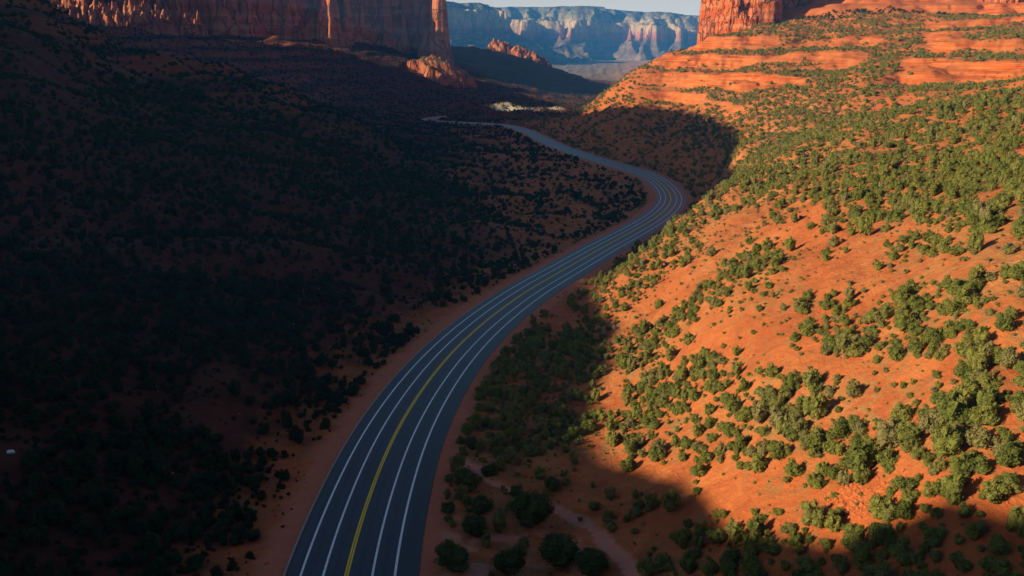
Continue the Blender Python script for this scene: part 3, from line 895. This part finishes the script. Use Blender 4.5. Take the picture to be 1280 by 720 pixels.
# labels: every tree is placed by the band of the picture it stands in and its order there
bands = {}
for t in trees:
    e, px, py, w, kind = t
    if kind == 'dark leafy tree': key = ('a', 0 if py > 690 else 1 if py > 630 else 2)
    elif kind != 'juniper': key = (kind,)
    else:
        reg = 'L' if px < 430 + max(0, (640 - py)) * .55 - 60 and px < 600 else 'M' if px < 800 else 'R'
        key = (reg, int(py // 24), lit_words(px, py), int(px // (130 if reg != 'R' else 120)))
    bands.setdefault(key, []).append(t)
HW = {0: 'along the bottom edge', 1: 'around the sandy clearing', 2: 'by the dirt verge higher up'}
for key, L in bands.items():
    L.sort(key=lambda t: t[1])
    for n, t in enumerate(L):
        e, px, py, w, kind = t
        o_ = '' if len(L) == 1 else ORD[n] + ' from left, '
        if key[0] == 'a':
            lab = f'dark leafy tree right of the road {HW[key[1]]}, {ORD[n]} from left'
            tag(e, lab, 'tree', 'dark leafy trees right of the road')
        elif kind == 'yellow green tree':
            tag(e, ['bright yellow green tree alone in the dark thicket', 'tall yellow green tree at the shadow edge, left of the pair', 'yellow green tree at the shadow edge, right of the pair'][n], 'tree')
        elif kind == 'pale grey shrub':
            tag(e, ['pale grey shrub at the shadow edge, left of the two', 'pale grey shrub at the shadow edge, right of the two'][n], 'shrub')
        else:
            pctx = int(round(px / 1280 * 100)); pcty = int(round((1 - py / 720) * 100))
            look = 'large' if w > 30 else 'medium' if w > 20 else 'small'
            reg = {'L': 'left of the road', 'M': 'right of the road', 'R': 'on the right-hand slope'}[key[0]]
            lab = f'{look} {key[2]} juniper {reg}, {pctx} percent across and {pcty} percent up the picture'
            tag(e, lab, 'juniper', {'L': 'junipers on the dark left slope', 'M': 'junipers between road and slope', 'R': 'junipers on the right-hand slope'}[key[0]])
print('individual trees', len(trees), 'smallest px', app[ind[-1]])


# ------------------------------------------------------------------ the countless rest: one scattered object each
def scatter_object(name, pts, scl, rot, var, sources, label, cat):
    me = bpy.data.meshes.new(name)
    me.vertices.add(len(pts)); me.vertices.foreach_set('co', np.ascontiguousarray(pts, dtype=np.float32).ravel())
    for k, a in (('scl', scl), ('rot', rot), ('var', var)):
        at = me.attributes.new(k, 'FLOAT', 'POINT'); at.data.foreach_set('value', np.ascontiguousarray(a, dtype=np.float32))
    ob = bpy.data.objects.new(name, me); COL.objects.link(ob)
    ng = bpy.data.node_groups.new(name, 'GeometryNodeTree')
    ng.interface.new_socket('Geometry', in_out='INPUT', socket_type='NodeSocketGeometry')
    ng.interface.new_socket('Geometry', in_out='OUTPUT', socket_type='NodeSocketGeometry')
    N = ng.nodes; L = ng.links
    gi = N.new('NodeGroupInput'); go = N.new('NodeGroupOutput'); jn = N.new('GeometryNodeJoinGeometry')

    def at(k):
        q = N.new('GeometryNodeInputNamedAttribute'); q.data_type = 'FLOAT'; q.inputs[0].default_value = k
        return q.outputs[0]
    s_, r_, v_ = at('scl'), at('rot'), at('var')
    cx = N.new('ShaderNodeCombineXYZ'); L.new(r_, cx.inputs[2])
    for k, src in enumerate(sources):
        cm = N.new('FunctionNodeCompare'); cm.data_type = 'FLOAT'; cm.operation = 'EQUAL'
        L.new(v_, cm.inputs[0]); cm.inputs[1].default_value = k; cm.inputs['Epsilon'].default_value = .1
        oi = N.new('GeometryNodeObjectInfo'); oi.transform_space = 'ORIGINAL'; oi.inputs[0].default_value = src
        oi.inputs['As Instance'].default_value = True
        ip = N.new('GeometryNodeInstanceOnPoints')
        L.new(gi.outputs[0], ip.inputs['Points']); L.new(cm.outputs[0], ip.inputs['Selection'])
        L.new(oi.outputs['Geometry'], ip.inputs['Instance'])
        L.new(cx.outputs[0], ip.inputs['Rotation']); L.new(s_, ip.inputs['Scale'])
        L.new(ip.outputs[0], jn.inputs[0])
    L.new(jn.outputs[0], go.inputs[0])
    md = ob.modifiers.new('scatter', 'NODES'); md.node_group = ng
    return tag(ob, label, cat, None, 'stuff')


# source crowns are the crowns of real trees of the scene
src_hi = []
for want in HI + HID:
    src_hi.append(next(c for t in trees for c in t[0].children if c.data == want))
rest_r = np.hypot(X[rest], Y[rest])
# small far junipers of their own, plain and shade-darkened, give the simple crowns
src_lo = []
used = set()
for k in range(6):
    dk = k > 2
    ok_ = np.where((DARK[rest] == dk) & (PX_[rest] > (950 if not dk else 120)) & (PX_[rest] < (1270 if not dk else 480)) & (PY_[rest] > 120) & (PY_[rest] < 330))[0]
    i = rest[ok_[int(len(ok_) * (.15 + .3 * (k % 3)))]]
    e = make_tree('juniper_tree', (LOWD if dk else LOW)[k % 3], TRK[k % 3], (X[i], Y[i], Z[i] - .08), SZ[i], float(k))
    src_lo.append(e.children[0] if e.children[0].data in LOW + LOWD else e.children[1])
    where = 'far up the dark left slope' if dk else 'high on the right-hand slope'
    tag(e, f'tiny juniper {where}, {int(round(PX_[i] / 12.8))} percent across, {int(round(100 - PY_[i] / 7.2))} percent up', 'juniper',
        'junipers on the dark left slope' if dk else 'junipers on the right-hand slope')
bpy.context.view_layer.update()
hi_m = rest_r < 420
pts = np.stack([X[rest], Y[rest], Z[rest] - .1], 1)
var = np.where(hi_m, rng.integers(0, 6, len(rest)) + 6 * DARK[rest], 12 + rng.integers(0, 3, len(rest)) + 3 * DARK[rest])
scatter_object('juniper_woodland', pts, SZ[rest], rng.uniform(0, 6.28, len(rest)), var, src_hi + src_lo,
               'dense cover of small green junipers over both canyon slopes', 'woodland')

# low scrub tufts
sx, sy, sz_, spx, spy, spd, sD = scatter(-330, 400, 60, 520, 1.7, lambda x, y, z, rock, D, S, wash, px, py: np.clip(
    np.where(D < 13, 0, (.20 + .7 * fbm(x, y, 9, 3, .6, 50) + .35 * fbm(x, y, 40, 2, .5, 51))) - np.where(py < 900, blobs(BARE, px, py) * .12, 0), 0.03 * (D > 15), .7) * (wash < .1))
scatter_object('low_scrub', np.stack([sx, sy, sz_ - .05], 1), .35 + .75 * rng.uniform(0, 1, len(sx)) ** 2, rng.uniform(0, 6.28, len(sx)),
               rng.integers(0, 3, len(sx)) + 3 * (np.degrees(np.arctan2(sx, sy)) < -6), src_lo, 'low olive scrub tufts between the junipers on red soil', 'scrub')
M_scrub = mat_leaf('scrub_leaf', [(.20, .17, .07), (.26, .22, .09), (.17, .16, .06), (.30, .24, .11)])
i_ = rest[np.argmin(np.abs(X[rest] - 60) + np.abs(Y[rest] - 210))]
e = make_tree('dry_shrub', recolour(LOW[0], M_scrub), TRK[0], (X[i_] + 1.5, Y[i_], float(ground(X[i_] + 1.5, Y[i_])) - .05), 1.3, 0.)
tag(e, f'small tan dry shrub on the sunlit slope, {int(round(PX_[i_] / 12.8))} percent across, {int(round(100 - PY_[i_] / 7.2))} percent up', 'shrub')
sh = next(c for c in e.children if c.data.materials[0] == M_scrub)
qx_, qy_, qz_, qpx, qpy, qpd, qD = scatter(-60, 620, 90, 1100, 2.8, lambda x, y, z, rock, D, S, wash, px, py: np.where((D < 15) | (rock > .3), 0, np.clip(
    blobs(GRASSY, px, py) * .55 + .06 + .35 * fbm(x, y, 18, 3, .6, 90), 0, .6)))
bpy.context.view_layer.update()
scatter_object('dry_scrub', np.stack([qx_, qy_, qz_ - .05], 1), (.5 + 1.0 * rng.uniform(0, 1, len(qx_)) ** 2) * (1 + np.hypot(qx_, qy_) / 900), rng.uniform(0, 6.28, len(qx_)),
               np.zeros(len(qx_)), [sh], 'tan and olive dry scrub filling gaps between junipers on the sunlit slope', 'scrub')
print('scrub', len(sx), round(time.time() - T0, 1))


# ------------------------------------------------------------------ stones
def stone_mesh(name, seed, mat):
    g = np.random.default_rng(seed); V, Fc = ICO[2]
    n = V * (1 + .10 * g.standard_normal((len(V), 1)))
    for k in range(9):                                   # flat broken facets
        d = g.standard_normal(3); d /= np.linalg.norm(d); c = g.uniform(.5, .85)
        h = n @ d; n = n - np.maximum(h - c, 0)[:, None] * d
    return raw_mesh(name, n * np.array([.5, .42, .32]), Fc, mat, False)


bl = bpy.data.objects.new('pale_boulder', stone_mesh('pale_boulder', 5, M_palestone)); COL.objects.link(bl)
q = bq; bl.location = (q[0], q[1], q[2] + .35); bl.scale = (1.7, 1.1, 1.5)
tag(bl, 'pale grey boulder alone on the dark left slope at the picture edge', 'boulder')
rb = bpy.data.objects.new('red_boulder', stone_mesh('red_boulder', 6, M_stone)); COL.objects.link(rb)
q = pick(1052, 634); rb.location = (q[0], q[1], q[2] + .1); rb.scale = (1.5, 1.3, 1.5)
tag(rb, 'largest red boulder in the rubble patch below the sunlit junipers', 'boulder')
P = []
for k in range(420):
    a, b = 1075 + 46 * random.gauss(0, .5), 622 + 17 * random.gauss(0, .55)
    P.append((a, b))
c0 = pick(1075, 624)
ex = pick(1115, 620); ey = pick(1075, 606)
pts = []
for k in range(420):
    g1, g2 = random.gauss(0, .5), random.gauss(0, .6)
    pts.append((c0[0] + (ex[0] - c0[0]) * g1 + (ey[0] - c0[0]) * g2, c0[1] + (ex[1] - c0[1]) * g1 + (ey[1] - c0[1]) * g2))
pts = np.array(pts); pz = ground(pts[:, 0], pts[:, 1])
bpy.context.view_layer.update()
scatter_object('rubble', np.column_stack([pts, pz]), .25 + .7 * rng.uniform(0, 1, 420) ** 2, rng.uniform(0, 6, 420), np.zeros(420), [rb],
               'loose orange red rubble below the sunlit junipers', 'rubble')

ax, ay, az_, apx, apy, apd, aD = scatter(-300, 380, 60, 480, 1.7, lambda x, y, z, rock, D, S, wash, px, py: np.where(D < 11.8, 0, np.clip(
    .05 + .45 * fbm(x, y, 14, 3, .6, 70) + .06 * wash + .05 * (D < 20), 0.012, .5)))
scatter_object('loose_rock', np.stack([ax, ay, az_], 1), .12 + .75 * rng.uniform(0, 1, len(ax)) ** 4, rng.uniform(0, 6.28, len(ax)), np.zeros(len(ax)), [rb],
               'loose red sandstone pieces scattered on the slopes and verges', 'rocks')

# ------------------------------------------------------------------ haze
bpy.ops.mesh.primitive_cube_add(size=1, location=(0, 0, 300))
hz = bpy.context.object; hz.name = 'haze'; hz.scale = (34000, 34000, 900)
mh = bpy.data.materials.new('haze'); mh.use_nodes = True; t = mh.node_tree; t.nodes.clear()
ou = t.nodes.new('ShaderNodeOutputMaterial'); pv = t.nodes.new('ShaderNodeVolumePrincipled')
pv.inputs['Color'].default_value = (.06, .38, 1, 1); pv.inputs['Density'].default_value = 5.2e-5
pv.inputs['Anisotropy'].default_value = .0
t.links.new(pv.outputs[0], ou.inputs['Volume']); hz.data.materials.clear(); hz.data.materials.append(mh)
tag(hz, 'thin blue haze filling the canyon', 'haze', None, 'stuff')

# ------------------------------------------------------------------ light, sky, camera
w = bpy.data.worlds.new('World'); SC.world = w; w.use_nodes = True
nt = w.node_tree; bg = nt.nodes['Background']; sky = nt.nodes.new('ShaderNodeTexSky')
sky.sky_type = 'NISHITA'; sky.sun_disc = False; sky.sun_elevation = SUN_E
sky.sun_rotation = SUN_H + math.pi; sky.air_density = 1.0; sky.dust_density = 1.5; sky.ozone_density = 3.0
tc = nt.nodes.new('ShaderNodeTexCoord'); sx_ = nt.nodes.new('ShaderNodeSeparateXYZ'); nt.links.new(tc.outputs['Generated'], sx_.inputs[0])
rp = nt.nodes.new('ShaderNodeValToRGB'); nt.links.new(sx_.outputs[2], rp.inputs[0])
rp.color_ramp.elements[0].position = .0; rp.color_ramp.elements[0].color = (1, 1, 1, 1)
rp.color_ramp.elements[1].position = .085; rp.color_ramp.elements[1].color = (0, 0, 0, 1)
hb = nt.nodes.new('ShaderNodeMix'); hb.data_type = 'RGBA'; hb.blend_type = 'ADD'; hb.inputs[7].default_value = (20, 15.5, 10.5, 1)
nt.links.new(rp.outputs[0], hb.inputs[0]); nt.links.new(sky.outputs[0], hb.inputs[6]); nt.links.new(hb.outputs[2], bg.inputs[0]); bg.inputs[1].default_value = .05
sd = bpy.data.lights.new('sun', 'SUN'); sd.energy = 5.0; sd.angle = R_(.5); sd.color = (1, .81, .50)
so = bpy.data.objects.new('sun', sd); COL.objects.link(so)
dirv = Vector((HX * math.cos(SUN_E), HY * math.cos(SUN_E), -math.sin(SUN_E)))
so.rotation_euler = dirv.to_track_quat('-Z', 'Y').to_euler()
cam = bpy.data.cameras.new('camera'); co = bpy.data.objects.new('camera', cam); COL.objects.link(co)
co.location = (0, 0, CAMZ); co.rotation_euler = (R_(90) - PITCH, 0, 0)
cam.sensor_width = 36; cam.lens = 36 * F / 1280; cam.clip_end = 60000; cam.clip_start = 1
SC.camera = co
SC.view_settings.view_transform = 'Standard'; SC.view_settings.look = 'None'
SC.view_settings.exposure = .78; SC.view_settings.gamma = 1; SC.view_settings.use_curve_mapping = False
SC.cycles.volume_bounces = 1; SC.cycles.max_bounces = 5; SC.cycles.diffuse_bounces = 2
print('script', round(time.time() - T0, 1))
